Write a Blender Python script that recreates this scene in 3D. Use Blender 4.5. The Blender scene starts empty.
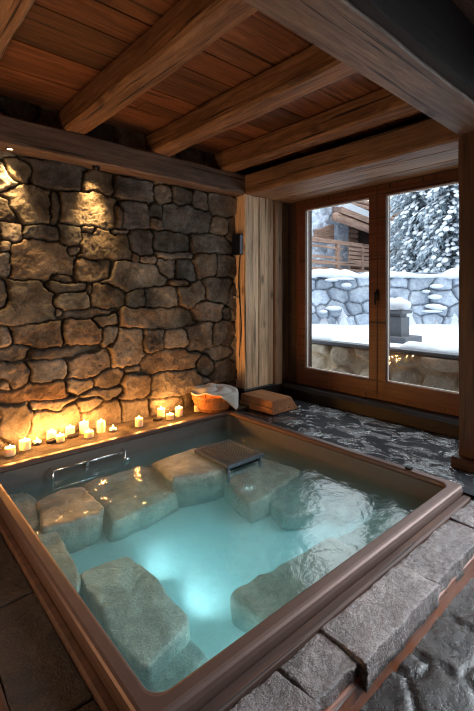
import bpy, bmesh, math, random
import numpy as np
from mathutils import Vector, Matrix, noise as mn

random.seed(7)
PI = math.pi
SC = bpy.context.scene
COL = SC.collection

# ------------------------------------------------------------------ camera geometry
F = 421.0; CX = 237.0; HV = 292.0; CH = 1.2
FX, FY = 0.6626, 0.7490
def ray(u, v):
    r = (u - CX) / F
    return Vector((FX + FY * r, FY - FX * r, -(v - HV) / F))
def on_z(u, v, z):
    d = ray(u, v); t = (z - CH) / d.z
    return Vector((d.x * t, d.y * t, z))
def on_x(u, v, x):
    d = ray(u, v); t = x / d.x
    return Vector((x, d.y * t, CH + d.z * t))
def on_y(u, v, y):
    d = ray(u, v); t = y / d.y
    return Vector((d.x * t, y, CH + d.z * t))
def at_d(u, v, t):
    d = ray(u, v)
    return Vector((d.x * t, d.y * t, CH + d.z * t))

# ------------------------------------------------------------------ material helpers
class NT:
    def __init__(s, name):
        s.m = bpy.data.materials.new(name); s.m.use_nodes = True
        s.t = s.m.node_tree; s.t.nodes.clear()
        s.out = s.t.nodes.new('ShaderNodeOutputMaterial')
    def n(s, kind, **kw):
        nd = s.t.nodes.new('ShaderNode' + kind)
        for k, v in kw.items():
            if k in nd.inputs: nd.inputs[k].default_value = v
            else: setattr(nd, k, v)
        return nd
    def l(s, a, b): s.t.links.new(a, b)
    def coord(s, scale=(1, 1, 1)):
        tc = s.n('TexCoord'); mp = s.n('Mapping'); mp.inputs['Scale'].default_value = scale
        s.l(tc.outputs['Object'], mp.inputs['Vector']); return mp.outputs['Vector']
    def noise(s, vec, scale, detail=5, rough=0.6, dist=0.0):
        n = s.n('TexNoise', Scale=scale, Detail=detail, Roughness=rough, Distortion=dist)
        s.l(vec, n.inputs['Vector']); return n.outputs['Fac']
    def ramp(s, fac, stops):
        r = s.n('ValToRGB'); e = r.color_ramp.elements
        while len(e) < len(stops): e.new(0.5)
        for k, (p, c) in zip(e, stops):
            k.position = p
            if not hasattr(c, '__len__'): c = (c, c, c)
            k.color = (*c, 1)
        s.l(fac, r.inputs['Fac']); return r.outputs['Color']
    def mix(s, fac, a, b, mode='MIX'):
        m = s.n('Mix'); m.data_type = 'RGBA'; m.blend_type = mode
        for val, idx in ((fac, 0), (a, 6), (b, 7)):
            if hasattr(val, 'is_output'): s.l(val, m.inputs[idx])
            elif idx == 0: m.inputs[0].default_value = val
            else: m.inputs[idx].default_value = (*val, 1)
        return m.outputs[2]
    def bump(s, h, strength=0.4, dist=0.01, nrm=None):
        b = s.n('Bump', Strength=strength, Distance=dist)
        s.l(h, b.inputs['Height'])
        if nrm is not None: s.l(nrm, b.inputs['Normal'])
        return b.outputs['Normal']
    def front(s, fac):   # surface reflection acts where the light enters, thin panes and water alike
        g = s.n('NewGeometry'); inv = s.n('Math', operation='SUBTRACT'); inv.inputs[0].default_value = 1.0
        s.l(g.outputs['Backfacing'], inv.inputs[1])
        m = s.n('Math', operation='MULTIPLY'); s.l(fac, m.inputs[0]); s.l(inv.outputs[0], m.inputs[1]); return m.outputs[0]
    def pbr(s, col, rough=0.6, nrm=None, metal=0.0, **kw):
        p = s.n('BsdfPrincipled')
        if hasattr(col, 'is_output'): s.l(col, p.inputs['Base Color'])
        else: p.inputs['Base Color'].default_value = (*col, 1)
        if hasattr(rough, 'is_output'): s.l(rough, p.inputs['Roughness'])
        else: p.inputs['Roughness'].default_value = rough
        p.inputs['Metallic'].default_value = metal
        for k, v in kw.items(): p.inputs[k].default_value = v
        if nrm is not None: s.l(nrm, p.inputs['Normal'])
        s.l(p.outputs[0], s.out.inputs['Surface']); return p

def srgb(r, g, b):
    f = lambda c: ((c / 255 + 0.055) / 1.055) ** 2.4 if c > 10 else c / 255 / 12.92
    return (f(r), f(g), f(b))

def wood(name, axis, dark, mid, light, rough=0.6, tint=False, scale=1.0, bump=0.5, knots=True):
    s = NT(name)
    sc = [14 * scale] * 3; sc[axis] = 0.9 * scale
    v = s.coord(tuple(sc))
    g = s.noise(v, 1.8, 10, 0.74, 0.9)
    v2 = s.coord(tuple([3 if i != axis else 1.1 for i in range(3)]))
    pch = s.noise(v2, 1.3, 4, 0.6)
    c = s.ramp(g, [(0.25, dark), (0.5, mid), (0.75, light)])
    c = s.mix(0.55, c, s.ramp(pch, [(0.3, (0.45, 0.42, 0.4)), (0.65, (1.15, 1.1, 1.05))]), 'MULTIPLY')
    sc2 = [40 * scale] * 3; sc2[axis] = 0.7 * scale
    cr = s.noise(s.coord(tuple(sc2)), 1.0, 3, 0.5, 0.4)
    crk = s.ramp(cr, [(0.33, 0.15), (0.39, 1.0)])
    c = s.mix(1.0, c, crk, 'MULTIPLY')
    if knots:
        vk = s.coord(tuple([5 if i != axis else 2.2 for i in range(3)]))
        k = s.n('TexVoronoi', Scale=1.0); s.l(vk, k.inputs['Vector'])
        kk = s.ramp(k.outputs['Distance'], [(0.06, (0.35, 0.28, 0.24)), (0.16, (1, 1, 1))])
        c = s.mix(0.8, c, kk, 'MULTIPLY')
    if tint:
        a = s.n('Attribute', attribute_name='tint')
        c = s.mix(1.0, c, a.outputs['Color'], 'MULTIPLY')
    n1 = s.bump(g, bump, 0.006)
    n2 = s.bump(crk, bump, 0.006, n1)
    s.pbr(c, rough, n2)
    return s.m

def rock_mat(name, c1, c2, c3, scale=3.0, rough=(0.45, 0.8), tint=False, bump=0.6, wet=0.0, spec=0.5):
    s = NT(name)
    v = s.coord()
    a = s.noise(v, scale, 8, 0.65, 0.3)
    b = s.noise(v, scale * 7, 6, 0.7)
    f = s.noise(v, scale * 28, 3, 0.7)
    c = s.ramp(a, [(0.3, c1), (0.5, c2), (0.72, c3)])
    c = s.mix(0.6, c, s.ramp(b, [(0.3, 0.5), (0.7, 1.25)]), 'MULTIPLY')
    c = s.mix(0.35, c, s.ramp(f, [(0.3, 0.45), (0.7, 1.35)]), 'MULTIPLY')
    if tint:
        at = s.n('Attribute', attribute_name='tint')
        c = s.mix(1.0, c, at.outputs['Color'], 'MULTIPLY')
    r = s.ramp(b, [(0.35, rough[0]), (0.65, rough[1])])
    n1 = s.bump(a, bump, 0.03)
    n2 = s.bump(b, bump, 0.012, n1)
    n3 = s.bump(f, bump * 0.6, 0.004, n2)
    s.pbr(c, r, n3, **{'Specular IOR Level': spec})
    return s.m

def plain(name, col, rough=0.5, metal=0.0, **kw):
    s = NT(name); v = s.coord()
    k = s.noise(v, 18, 4, 0.6)
    c = s.mix(0.25, col, s.ramp(k, [(0.3, 0.6), (0.7, 1.2)]), 'MULTIPLY')
    s.pbr(c, rough, s.bump(k, 0.08, 0.002), metal, **kw); return s.m

def emit(name, col, strength):
    s = NT(name); e = s.n('Emission', Strength=strength); e.inputs['Color'].default_value = (*col, 1)
    s.l(e.outputs[0], s.out.inputs['Surface']); return s.m

M = {}
M['ceil'] = wood('plank_wood', 0, srgb(48, 29, 19), srgb(126, 78, 50), srgb(176, 122, 82), 0.6, tint=True)
M['joist'] = wood('joist_wood', 1, srgb(62, 42, 28), srgb(138, 98, 66), srgb(196, 150, 108), 0.65)
M['beam_x'] = wood('beam_wood_grey', 0, srgb(66, 52, 44), srgb(124, 100, 84), srgb(166, 140, 120), 0.65)
M['beam_y'] = wood('header_wood', 1, srgb(74, 54, 40), srgb(142, 108, 80), srgb(182, 146, 114), 0.65)
M['beam_shade'] = wood('shaded_beam_wood', 0, srgb(16, 11, 8), srgb(32, 22, 17), srgb(46, 32, 25), 0.95)  # beam wood darkened to stand for the beam's shaded side
M['sof'] = wood('soffit_wood', 1, srgb(90, 66, 46), srgb(150, 118, 88), srgb(186, 152, 118), 0.6, tint=True)
M['pier'] = wood('pier_wood', 2, srgb(122, 100, 80), srgb(196, 174, 148), srgb(226, 206, 182), 0.6, tint=True)
M['post'] = wood('post_wood', 2, srgb(40, 27, 20), srgb(84, 58, 42), srgb(112, 80, 58), 0.6)
M['frame'] = wood('window_wood', 2, srgb(70, 40, 27), srgb(100, 60, 42), srgb(120, 76, 56), 0.42, knots=False, bump=0.15)
M['frame_h'] = wood('window_wood_rail', 1, srgb(70, 40, 27), srgb(100, 60, 42), srgb(120, 76, 56), 0.42, knots=False, bump=0.15)
M['sill'] = wood('sill_wood', 1, srgb(14, 11, 10), srgb(28, 22, 19), srgb(42, 33, 29), 0.5, knots=False)
M['edge_x'] = wood('edging_wood', 0, srgb(34, 21, 15), srgb(70, 42, 28), srgb(98, 62, 42), 0.75, knots=False)
M['riser'] = wood('riser_wood', 0, srgb(66, 32, 16), srgb(128, 68, 34), srgb(160, 92, 50), 0.4, knots=False)
M['edge_y'] = wood('edging_wood_side', 1, srgb(34, 21, 15), srgb(70, 42, 28), srgb(98, 62, 42), 0.5, knots=False)
M['darkwood'] = wood('dark_wall_wood', 0, srgb(30, 22, 17), srgb(62, 46, 36), srgb(82, 62, 48), 0.7)
M['block'] = wood('block_wood', 1, srgb(128, 78, 46), srgb(182, 124, 80), srgb(206, 152, 106), 0.5, knots=False, bump=0.2)
M['bowlw'] = wood('bowl_wood', 2, srgb(140, 84, 44), srgb(196, 130, 76), srgb(214, 154, 98), 0.45, knots=False, bump=0.15)
M['stone'] = rock_mat('wall_stone', srgb(78, 70, 63), srgb(136, 125, 113), srgb(192, 181, 166), 3.4, (0.8, 0.97), tint=True, bump=0.9, spec=0.12)
M['slab'] = rock_mat('kerb_stone', srgb(72, 62, 59), srgb(122, 108, 105), srgb(164, 150, 146), 5, (0.12, 0.42), bump=0.9, spec=0.8)
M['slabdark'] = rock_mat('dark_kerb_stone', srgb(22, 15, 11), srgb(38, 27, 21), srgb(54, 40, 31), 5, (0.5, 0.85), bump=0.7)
M['flag'] = rock_mat('floor_stone', srgb(20, 16, 14), srgb(40, 33, 29), srgb(62, 52, 47), 4, (0.14, 0.42), tint=True, bump=0.35, spec=0.38)
M['deck'] = None
M['ledge'] = rock_mat('ledge_stone', srgb(60, 52, 45), srgb(96, 84, 72), srgb(126, 112, 96), 5, (0.75, 0.95), bump=0.8, spec=0.15)
M['boulder'] = rock_mat('boulder_stone', srgb(96, 106, 98), srgb(146, 154, 142), srgb(190, 192, 176), 3.4, (0.3, 0.6), bump=0.8)
M['boulder_m'] = rock_mat('mossy_boulder_stone', srgb(58, 72, 58), srgb(110, 122, 106), srgb(158, 164, 150), 5, (0.3, 0.6), bump=0.9)
M['outstone'] = rock_mat('garden_stone', srgb(134, 146, 164), srgb(182, 194, 210), srgb(218, 226, 236), 2.0, (0.7, 0.95), tint=True, bump=0.6)
M['tanstone'] = rock_mat('parapet_stone', srgb(160, 142, 120), srgb(204, 186, 162), srgb(228, 214, 192), 3.0, (0.7, 0.95), tint=True, bump=0.5)
M['bronze'] = plain('bronze_rim', srgb(104, 82, 74), 0.42, 0.5)
M['liner'] = plain('basin_liner', srgb(96, 92, 88), 0.4)
M['linerfloor'] = plain('basin_floor', srgb(192, 212, 210), 0.6)
M['chrome'] = plain('chrome', srgb(215, 220, 224), 0.18, 1.0)
M['grate'] = plain('brushed_steel', srgb(84, 96, 106), 0.4, 0.5)
M['darkbox'] = plain('dark_blue_plastic', srgb(22, 30, 48), 0.35)
M['palebox'] = plain('pale_blue_plastic', srgb(120, 140, 170), 0.4)
M['black'] = plain('black_rubber', srgb(18, 16, 16), 0.5)
M['white'] = plain('white_plastic', srgb(225, 222, 215), 0.5)
M['iron'] = plain('black_iron', srgb(26, 24, 24), 0.4, 0.6)
M['slate'] = plain('slate_coping', srgb(88, 92, 100), 0.6)
M['flame'] = emit('candle_flame', (1.0, 0.55, 0.16), 60)
M['lampglow'] = emit('downlight_glow', (1.0, 0.78, 0.45), 9)
M['poolglow'] = emit('pool_lamp_glow', (0.6, 0.95, 1.0), 6)
M['chaletwood'] = wood('chalet_timber', 0, srgb(112, 84, 72), srgb(168, 136, 120), srgb(206, 176, 158), 0.7)
M['chaletdark'] = plain('chalet_dark_wood', srgb(62, 46, 42), 0.7)  # dark brown wood of undercroft and shutter
M['bark'] = plain('spruce_bark', srgb(70, 60, 54), 0.9)

def snow_mat():
    s = NT('snow'); v = s.coord()
    k = s.noise(v, 3.5, 6, 0.6)
    c = s.ramp(k, [(0.3, (0.62, 0.67, 0.74)), (0.7, (0.72, 0.76, 0.82))])
    s.pbr(c, 0.75, s.bump(k, 0.5, 0.08), **{'Specular IOR Level': 0.25}); return s.m
M['snow'] = snow_mat()

def needles():
    s = NT('spruce_needles'); v = s.coord()
    k = s.noise(v, 6, 5, 0.7)
    c = s.ramp(k, [(0.3, srgb(150, 166, 176)), (0.55, srgb(190, 204, 214)), (0.75, srgb(222, 230, 236))])
    s.pbr(c, 0.9, **{'Specular IOR Level': 0.1}); return s.m
M['needle'] = needles()

def deck_mat():
    s = NT('wet_slate_deck'); v = s.coord()
    a = s.noise(s.coord((1.3, .8, 1)), 4.5, 9, 0.66, 0.8)
    b = s.noise(v, 22, 5, 0.7)
    c = s.ramp(b, [(0.3, srgb(18, 18, 21)), (0.7, srgb(40, 41, 45))])
    rip = s.noise(s.coord((1.2, .8, 1)), 7, 4, 0.6, 1.6)
    wet = s.ramp(a, [(0.48, 0.0), (0.52, 1.0)])
    n2 = s.bump(b, 0.35, 0.005)
    bm = s.n('Bump', Strength=1.0, Distance=.05); s.l(rip, bm.inputs['Height'])
    p = s.pbr(c, 0.6, n2, **{'Specular IOR Level': 0.15}); p.inputs['Coat Roughness'].default_value = 0.03; p.inputs['Coat IOR'].default_value = 2.8
    s.l(wet, p.inputs['Coat Weight']); s.l(bm.outputs[0], p.inputs['Coat Normal'])
    return s.m
M['deck'] = deck_mat()

def glass_mat(name, ior, tint=(1, 1, 1), rough=0.0):
    s = NT(name)
    fr = s.n('Fresnel', IOR=ior)
    tr = s.n('BsdfTransparent'); tr.inputs['Color'].default_value = (*tint, 1)
    gl = s.n('BsdfGlossy', Roughness=rough)
    mx = s.n('MixShader'); s.l(s.front(fr.outputs[0]), mx.inputs[0]); s.l(tr.outputs[0], mx.inputs[1]); s.l(gl.outputs[0], mx.inputs[2])
    s.l(mx.outputs[0], s.out.inputs['Surface']); return s.m
M['glass'] = glass_mat('window_glass', 1.5, (0.97, 0.985, 0.98))

def water_mat():
    s = NT('pool_water')
    v = s.coord((1, 1, 1))
    big = s.noise(v, 2.6, 3, 0.5, 0.4)
    rip = s.noise(v, 9, 4, 0.55, 1.6)
    fine = s.noise(v, 26, 3, 0.5, 0.8)
    n1 = s.bump(big, 0.30, 0.03)
    n2 = s.bump(rip, 0.22, 0.018, n1)
    n3 = s.bump(fine, 0.15, 0.003, n2)
    fr = s.n('Fresnel', IOR=2.2); s.l(n2, fr.inputs['Normal'])
    tr = s.n('BsdfTransparent')
    gl = s.n('BsdfGlossy', Roughness=0.01); s.l(n3, gl.inputs['Normal'])
    mx = s.n('MixShader'); s.l(s.front(fr.outputs[0]), mx.inputs[0]); s.l(tr.outputs[0], mx.inputs[1]); s.l(gl.outputs[0], mx.inputs[2])
    s.l(mx.outputs[0], s.out.inputs['Surface'])
    va = s.n('VolumeAbsorption', Density=2.0); va.inputs['Color'].default_value = (0.16, 0.80, 0.86, 1)
    vs = s.n('VolumeScatter', Density=1.0, Anisotropy=0.2); vs.inputs['Color'].default_value = (0.62, 0.97, 1.0, 1)
    ad = s.n('AddShader'); s.l(va.outputs[0], ad.inputs[0]); s.l(vs.outputs[0], ad.inputs[1])
    s.l(ad.outputs[0], s.out.inputs['Volume'])
    return s.m
M['water'] = water_mat()

def wax_mat():
    s = NT('candle_wax'); v = s.coord(); k = s.noise(v, 30, 3, 0.5)
    c = s.ramp(k, [(0.3, srgb(236, 214, 170)), (0.7, srgb(250, 234, 200))])
    p = s.pbr(c, 0.45, **{'Subsurface Weight': 0.6, 'Subsurface Scale': 0.03})
    p.inputs['Subsurface Radius'].default_value = (1.0, 0.6, 0.3)
    return s.m
M['wax'] = wax_mat()

def towel_mat():
    s = NT('towel_cotton'); v = s.coord(); k = s.noise(v, 90, 3, 0.6)
    c = s.ramp(k, [(0.3, srgb(200, 196, 190)), (0.7, srgb(232, 228, 222))])
    s.pbr(c, 0.95, s.bump(k, 0.5, 0.004)); return s.m
M['towel'] = towel_mat()

# ------------------------------------------------------------------ mesh helpers
def link(name, me, mat=None, parent=None):
    o = bpy.data.objects.new(name, me); COL.objects.link(o)
    if mat is not None: me.materials.append(mat)
    if parent is not None: o.parent = parent
    return o
def mesh(name, verts, faces, mat=None, parent=None, smooth=False):
    me = bpy.data.meshes.new(name); me.from_pydata([tuple(v) for v in verts], [], faces); me.update()
    if smooth:
        me.polygons.foreach_set('use_smooth', [True] * len(me.polygons))
    return link(name, me, mat, parent)
def fix_normals(o):
    bm = bmesh.new(); bm.from_mesh(o.data); bmesh.ops.recalc_face_normals(bm, faces=bm.faces); bm.to_mesh(o.data); bm.free()
def tag(o, label=None, cat=None, group=None, kind=None):
    if label: o['label'] = label
    if cat: o['category'] = cat
    if group: o['group'] = group
    if kind: o['kind'] = kind
    return o
def empty(name, loc=(0, 0, 0)):
    e = bpy.data.objects.new(name, None); COL.objects.link(e); e.location = loc; e.empty_display_size = 0.1; return e

class MB:
    def __init__(s): s.v = []; s.f = []; s.tint = []
    def add(s, vs, fs, tint=(1, 1, 1)):
        b = len(s.v); s.v += [tuple(v) for v in vs]; s.f += [tuple(i + b for i in f) for f in fs]; s.tint += [tint] * len(vs)
    def box(s, lo, hi, tint=(1, 1, 1), bev=0.0):
        if bev:
            bm = bmesh.new(); bmesh.ops.create_cube(bm, size=1)
            c = [(a + b) / 2 for a, b in zip(lo, hi)]; d = [b - a for a, b in zip(lo, hi)]
            for v in bm.verts: v.co = Vector([c[i] + v.co[i] * d[i] for i in range(3)])
            bmesh.ops.bevel(bm, geom=bm.edges[:], offset=bev, segments=2, affect='EDGES', profile=0.6)
            bm.verts.index_update()
            s.add([v.co.copy() for v in bm.verts], [[v.index for v in f.verts] for f in bm.faces], tint); bm.free(); return
        x0, y0, z0 = lo; x1, y1, z1 = hi
        s.add([(x0, y0, z0), (x1, y0, z0), (x1, y1, z0), (x0, y1, z0), (x0, y0, z1), (x1, y0, z1), (x1, y1, z1), (x0, y1, z1)],
              [(0, 3, 2, 1), (4, 5, 6, 7), (0, 1, 5, 4), (1, 2, 6, 5), (2, 3, 7, 6), (3, 0, 4, 7)], tint)
    def lathe(s, prof, c=(0, 0, 0), n=24, tint=(1, 1, 1)):
        vs = []; fs = []
        for r, z in prof:
            for k in range(n):
                a = 2 * PI * k / n; vs.append((c[0] + r * math.cos(a), c[1] + r * math.sin(a), c[2] + z))
        for i in range(len(prof) - 1):
            for k in range(n):
                fs.append((i * n + k, i * n + (k + 1) % n, (i + 1) * n + (k + 1) % n, (i + 1) * n + k))
        s.add(vs, fs, tint)
    def tube(s, pts, r, n=10, closed=False):
        pts = [Vector(p) for p in pts]; rings = []; m = len(pts)
        vs = []
        for i, p in enumerate(pts):
            if closed: t = pts[(i + 1) % m] - pts[i - 1]
            else: t = pts[min(i + 1, m - 1)] - pts[max(i - 1, 0)]
            t.normalize(); up = Vector((0, 0, 1)) if abs(t.z) < 0.9 else Vector((1, 0, 0))
            a = t.cross(up).normalized(); b = t.cross(a)
            rr = r[i] if hasattr(r, '__len__') else r
            for k in range(n):
                q = 2 * PI * k / n; vs.append(p + a * (rr * math.cos(q)) + b * (rr * math.sin(q)))
        fs = []
        for i in range(m if closed else m - 1):
            j = (i + 1) % m
            for k in range(n): fs.append((i * n + k, i * n + (k + 1) % n, j * n + (k + 1) % n, j * n + k))
        if not closed:
            fs.append(tuple(range(n - 1, -1, -1))); fs.append(tuple((m - 1) * n + k for k in range(n)))
        s.add(vs, fs)
    def build(s, name, mat, parent=None, smooth=False, tint=False, recalc=True):
        o = mesh(name, s.v, s.f, mat, parent, smooth)
        if tint:
            a = o.data.color_attributes.new('tint', 'FLOAT_COLOR', 'POINT')
            a.data.foreach_set('color', [c for t in s.tint for c in (*t, 1.0)])
        if recalc: fix_normals(o)
        return o

def bar(mb, lo, hi, axis, amp=0.006, rad=0.012, step=0.05, seed=0, tint=(1, 1, 1)):
    """a hewn timber: rounded section, every ring a little off"""
    lo = list(lo); hi = list(hi)
    a, b = [i for i in range(3) if i != axis]
    L = hi[axis] - lo[axis]; n = max(2, int(L / step))
    w, h = hi[a] - lo[a], hi[b] - lo[b]
    sec = []
    nx = 5
    cs = [(rad, 0, -1, 0), ]
    def side(p, q):
        return [(p[0] + (q[0] - p[0]) * k / nx, p[1] + (q[1] - p[1]) * k / nx) for k in range(nx + 1)]
    r = rad
    sec += side((r, 0), (w - r, 0)) + side((w, r), (w, h - r)) + side((w - r, h), (r, h)) + side((0, h - r), (0, r))
    m = len(sec); vs = []; fs = []
    for i in range(n + 1):
        t = lo[axis] + L * i / n
        for (p, q) in sec:
            P = [0, 0, 0]; P[axis] = t; P[a] = lo[a] + p; P[b] = lo[b] + q
            sv = [P[0] * 6 + seed, P[1] * 6, P[2] * 6]; sv[axis] *= 0.4
            d = mn.noise_vector(Vector(sv)); d2 = mn.noise_vector(Vector(sv) * 3.3)
            P[a] += amp * (d.x + 0.4 * d2.x); P[b] += amp * (d.y + 0.4 * d2.y)
            vs.append(P)
    for i in range(n):
        for k in range(m): fs.append((i * m + k, i * m + (k + 1) % m, (i + 1) * m + (k + 1) % m, (i + 1) * m + k))
    fs.append(tuple(range(m - 1, -1, -1))); fs.append(tuple(n * m + k for k in range(m)))
    mb.add(vs, fs, tint)

def resample(poly, n):
    P = [Vector((p[0], p[1], 0)) for p in poly]; m = len(P)
    L = [(P[(i + 1) % m] - P[i]).length for i in range(m)]; T = sum(L); out = []
    for k in range(n):
        t = T * k / n; i = 0
        while t > L[i]: t -= L[i]; i += 1
        out.append(P[i].lerp(P[(i + 1) % m], t / L[i] if L[i] else 0))
    return out

def rock(name, poly, z0, z1, mat, parent=None, bev=0.04, rough=0.02, flare=1.06, tilt=(0, 0), seed=0, n=72, freq=3.0, rnd=2):
    """a stone block: plan outline in world metres, flat-ish top at z1, foot at z0"""
    pts = resample(poly, n)
    for _ in range(rnd):
        pts = [(pts[i - 1] + pts[i] * 2 + pts[(i + 1) % n]) / 4 for i in range(n)]
    c = sum(pts, Vector()) / n
    H = z1 - z0; rings = []
    nz = max(3, int(H / 0.06))
    for i in range(nz + 1):
        t = i / nz; f = flare + (1.0 - flare) * t
        rings.append((f, z0 + (H - bev) * t, 0))
    for k in range(1, 4):
        a = k / 3 * PI / 2
        rings.append((1.0, z1 - bev + bev * math.sin(a), bev * (1 - math.cos(a))))
    ni = 9
    last_in = bev
    R = min((p - c).length for p in pts)
    vs = []; fs = []
    def put(p, z):
        z = z + (tilt[0] * (p.x - c.x) + tilt[1] * (p.y - c.y)) * ((z - z0) / H)
        q = Vector((p.x, p.y, z))
        a = mn.noise_vector(q * freq + Vector((seed * 7.3, seed * 3.1, 0)))
        b = mn.noise_vector(q * freq * 3.2 + Vector((seed, 0, seed * 2.7)))
        e = mn.noise_vector(q * freq * 9.5)
        vs.append(q + rough * (a + 0.45 * b + 0.2 * e))
    for f, z, inn in rings:
        for p in pts:
            d = (p - c); ln = d.length
            put(c + d * (f * max(0.0, ln - inn) / ln), z)
    nr = len(rings)
    for j in range(1, ni + 1):
        t = j / ni
        for p in pts:
            d = (p - c); ln = d.length
            put(c + d * ((ln - bev) / ln * (1 - t) + 0.002 * t), z1)
    tot = nr + ni
    for i in range(tot - 1):
        for k in range(n): fs.append((i * n + k, i * n + (k + 1) % n, (i + 1) * n + (k + 1) % n, (i + 1) * n + k))
    fs.append(tuple(range(n - 1, -1, -1))); fs.append(tuple((tot - 1) * n + k for k in range(n)))
    if isinstance(mat, MB):
        mat.add(vs, fs); return None
    o = mesh(name, vs, fs, mat, parent, True); fix_normals(o); return o

# numpy value noise
def vnoise(x, y, seed=0):
    xi = np.floor(x).astype(np.int64); yi = np.floor(y).astype(np.int64)
    xf = x - xi; yf = y - yi
    def h(a, b):
        k = (a * 374761393 + b * 668265263 + seed * 974711) & 0x7fffffff
        k = ((k ^ (k >> 13)) * 1274126177) & 0x7fffffff
        return ((k ^ (k >> 16)) & 0xffff) / 65535.0
    u = xf * xf * (3 - 2 * xf); v = yf * yf * (3 - 2 * yf)
    return (h(xi, yi) * (1 - u) + h(xi + 1, yi) * u) * (1 - v) + (h(xi, yi + 1) * (1 - u) + h(xi + 1, yi + 1) * u) * v
def fbm(x, y, seed=0, o=4):
    t = 0; a = 0.5
    for i in range(o): t = t + a * vnoise(x * 2 ** i, y * 2 ** i, seed + i); a *= 0.55
    return t

def stone_field(A, B, seeds, k=2.6, distort=(0.12, 5.0), groove=0.012, seed=1, metric=1.0):
    """A,B: arrays of plane coordinates; seeds rows (a,b,ha,hb,slope). returns id, edge distance (metres-like)"""
    dx = (fbm(A * distort[1], B * distort[1], seed) - 0.5) * distort[0]
    dy = (fbm(A * distort[1], B * distort[1], seed + 50) - 0.5) * distort[0]
    a = A + dx; b = B + dy
    m1 = np.full(A.shape, 1e9); m2 = m1.copy(); idx = np.zeros(A.shape, int); s1 = np.ones(A.shape)
    for i, (ca, cb, ha, hb, sl) in enumerate(seeds):
        p = a - ca; q = b - cb - sl * p
        m = (np.abs(p / ha) ** k + np.abs(q / hb) ** k) ** (1 / k)
        size = min(ha, hb)
        m = 1 + (m - 1) * (size / (0.5 * (ha + hb))) ** 0.12
        new = m < m1
        m2 = np.where(new, m1, np.minimum(m2, m)); m1 = np.where(new, m, m1)
        idx = np.where(new, i, idx); s1 = np.where(new, size, s1)
    return idx, (m2 - m1) * 0.5 * s1, m1

# ------------------------------------------------------------------ room shell
ZC = 2.72      # underside of the planks
YW, YP = 3.71, 3.50
XW = 3.98

# stone wall, seeds traced as (u, v, half width, half height) of each stone
ST = [(15,172,16,10),(57,176,26,13),(96,184,16,10),(133,193,19,10),(162,196,9,8),(181,199,10,9),(198,203,8,9),(219,208,14,10),
(22,203,26,18),(53,208,5,16),(88,210,26,16),(118,218,4,12),(134,216,13,14),(154,212,6,7),(155,224,6,6),(187,218,21,14),(219,226,11,8),
(10,233,12,9),(41,233,17,8),(69,235,10,10),(88,230,8,4),(74,249,7,4),(105,246,22,14),(120,232,10,3),(141,243,12,12),(170,242,20,10),(209,244,20,10),
(4,262,8,12),(4,246,6,6),(41,261,27,19),(94,269,18,10),(136,276,27,14),(133,256,5,5),(146,259,10,6),(165,267,9,9),(174,256,20,4),(183,270,9,9),
(205,264,11,11),(222,266,9,11),(177,282,10,4),(60,279,10,4),
(26,303,28,20),(62,287,19,5),(70,300,17,10),(108,296,16,11),(88,289,4,5),(135,299,9,10),(160,297,17,11),(188,296,13,11),(217,290,12,12),
(205,310,14,9),(224,313,5,6),(89,313,26,4),(57,312,4,6),(155,317,36,10),(105,321,12,9),
(36,335,27,11),(84,332,20,11),(5,337,7,10),(108,335,8,12),(126,349,17,18),(152,340,11,11),(175,338,12,9),(196,338,12,13),(220,335,12,9),(220,352,14,6),
(14,353,16,7),(60,352,30,5),(14,376,14,11),(48,370,20,10),(88,365,22,12),(107,378,14,10),(80,383,14,7),(167,361,28,11),(132,367,9,4),(203,365,9,9),(222,372,10,12),
(35,393,30,9),(105,391,18,6),(135,386,14,13),(172,384,25,14),(5,385,7,6),
(15,420,18,18),(45,405,25,6),(55,422,25,15),(88,405,12,8),(100,418,20,14),(133,412,16,14),(165,404,20,10),(195,398,14,12),(222,392,14,10),
(235,230,10,14),(236,300,9,14),(238,350,9,14)]
TONE = {0: (1.0, .88, .7), 1: (.72, .76, .84), 2: (.9, .8, .66), 3: (.72, .76, .84), 8: (1.0, .92, .78), 10: (1.25, 1.12, .9), 12: (.78, .82, .92), 15: (.72, .76, .82),
        22: (.95, .84, .68), 29: (1.2, .98, .76), 30: (1.15, .98, .8), 31: (1.12, 1.08, 1.0), 41: (.72, .68, .6), 43: (.85, .86, .84), 44: (.84, .72, .58), 46: (.62, .68, .72),
        47: (.96, .95, .92), 48: (1.08, .96, .84), 50: (.84, .78, .76), 54: (1.0, .86, .72), 56: (.72, .64, .56), 57: (.96, .82, .68), 60: (.95, .87, .78), 63: (.85, .8, .76), 77: (.62, .48, .36)}
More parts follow.
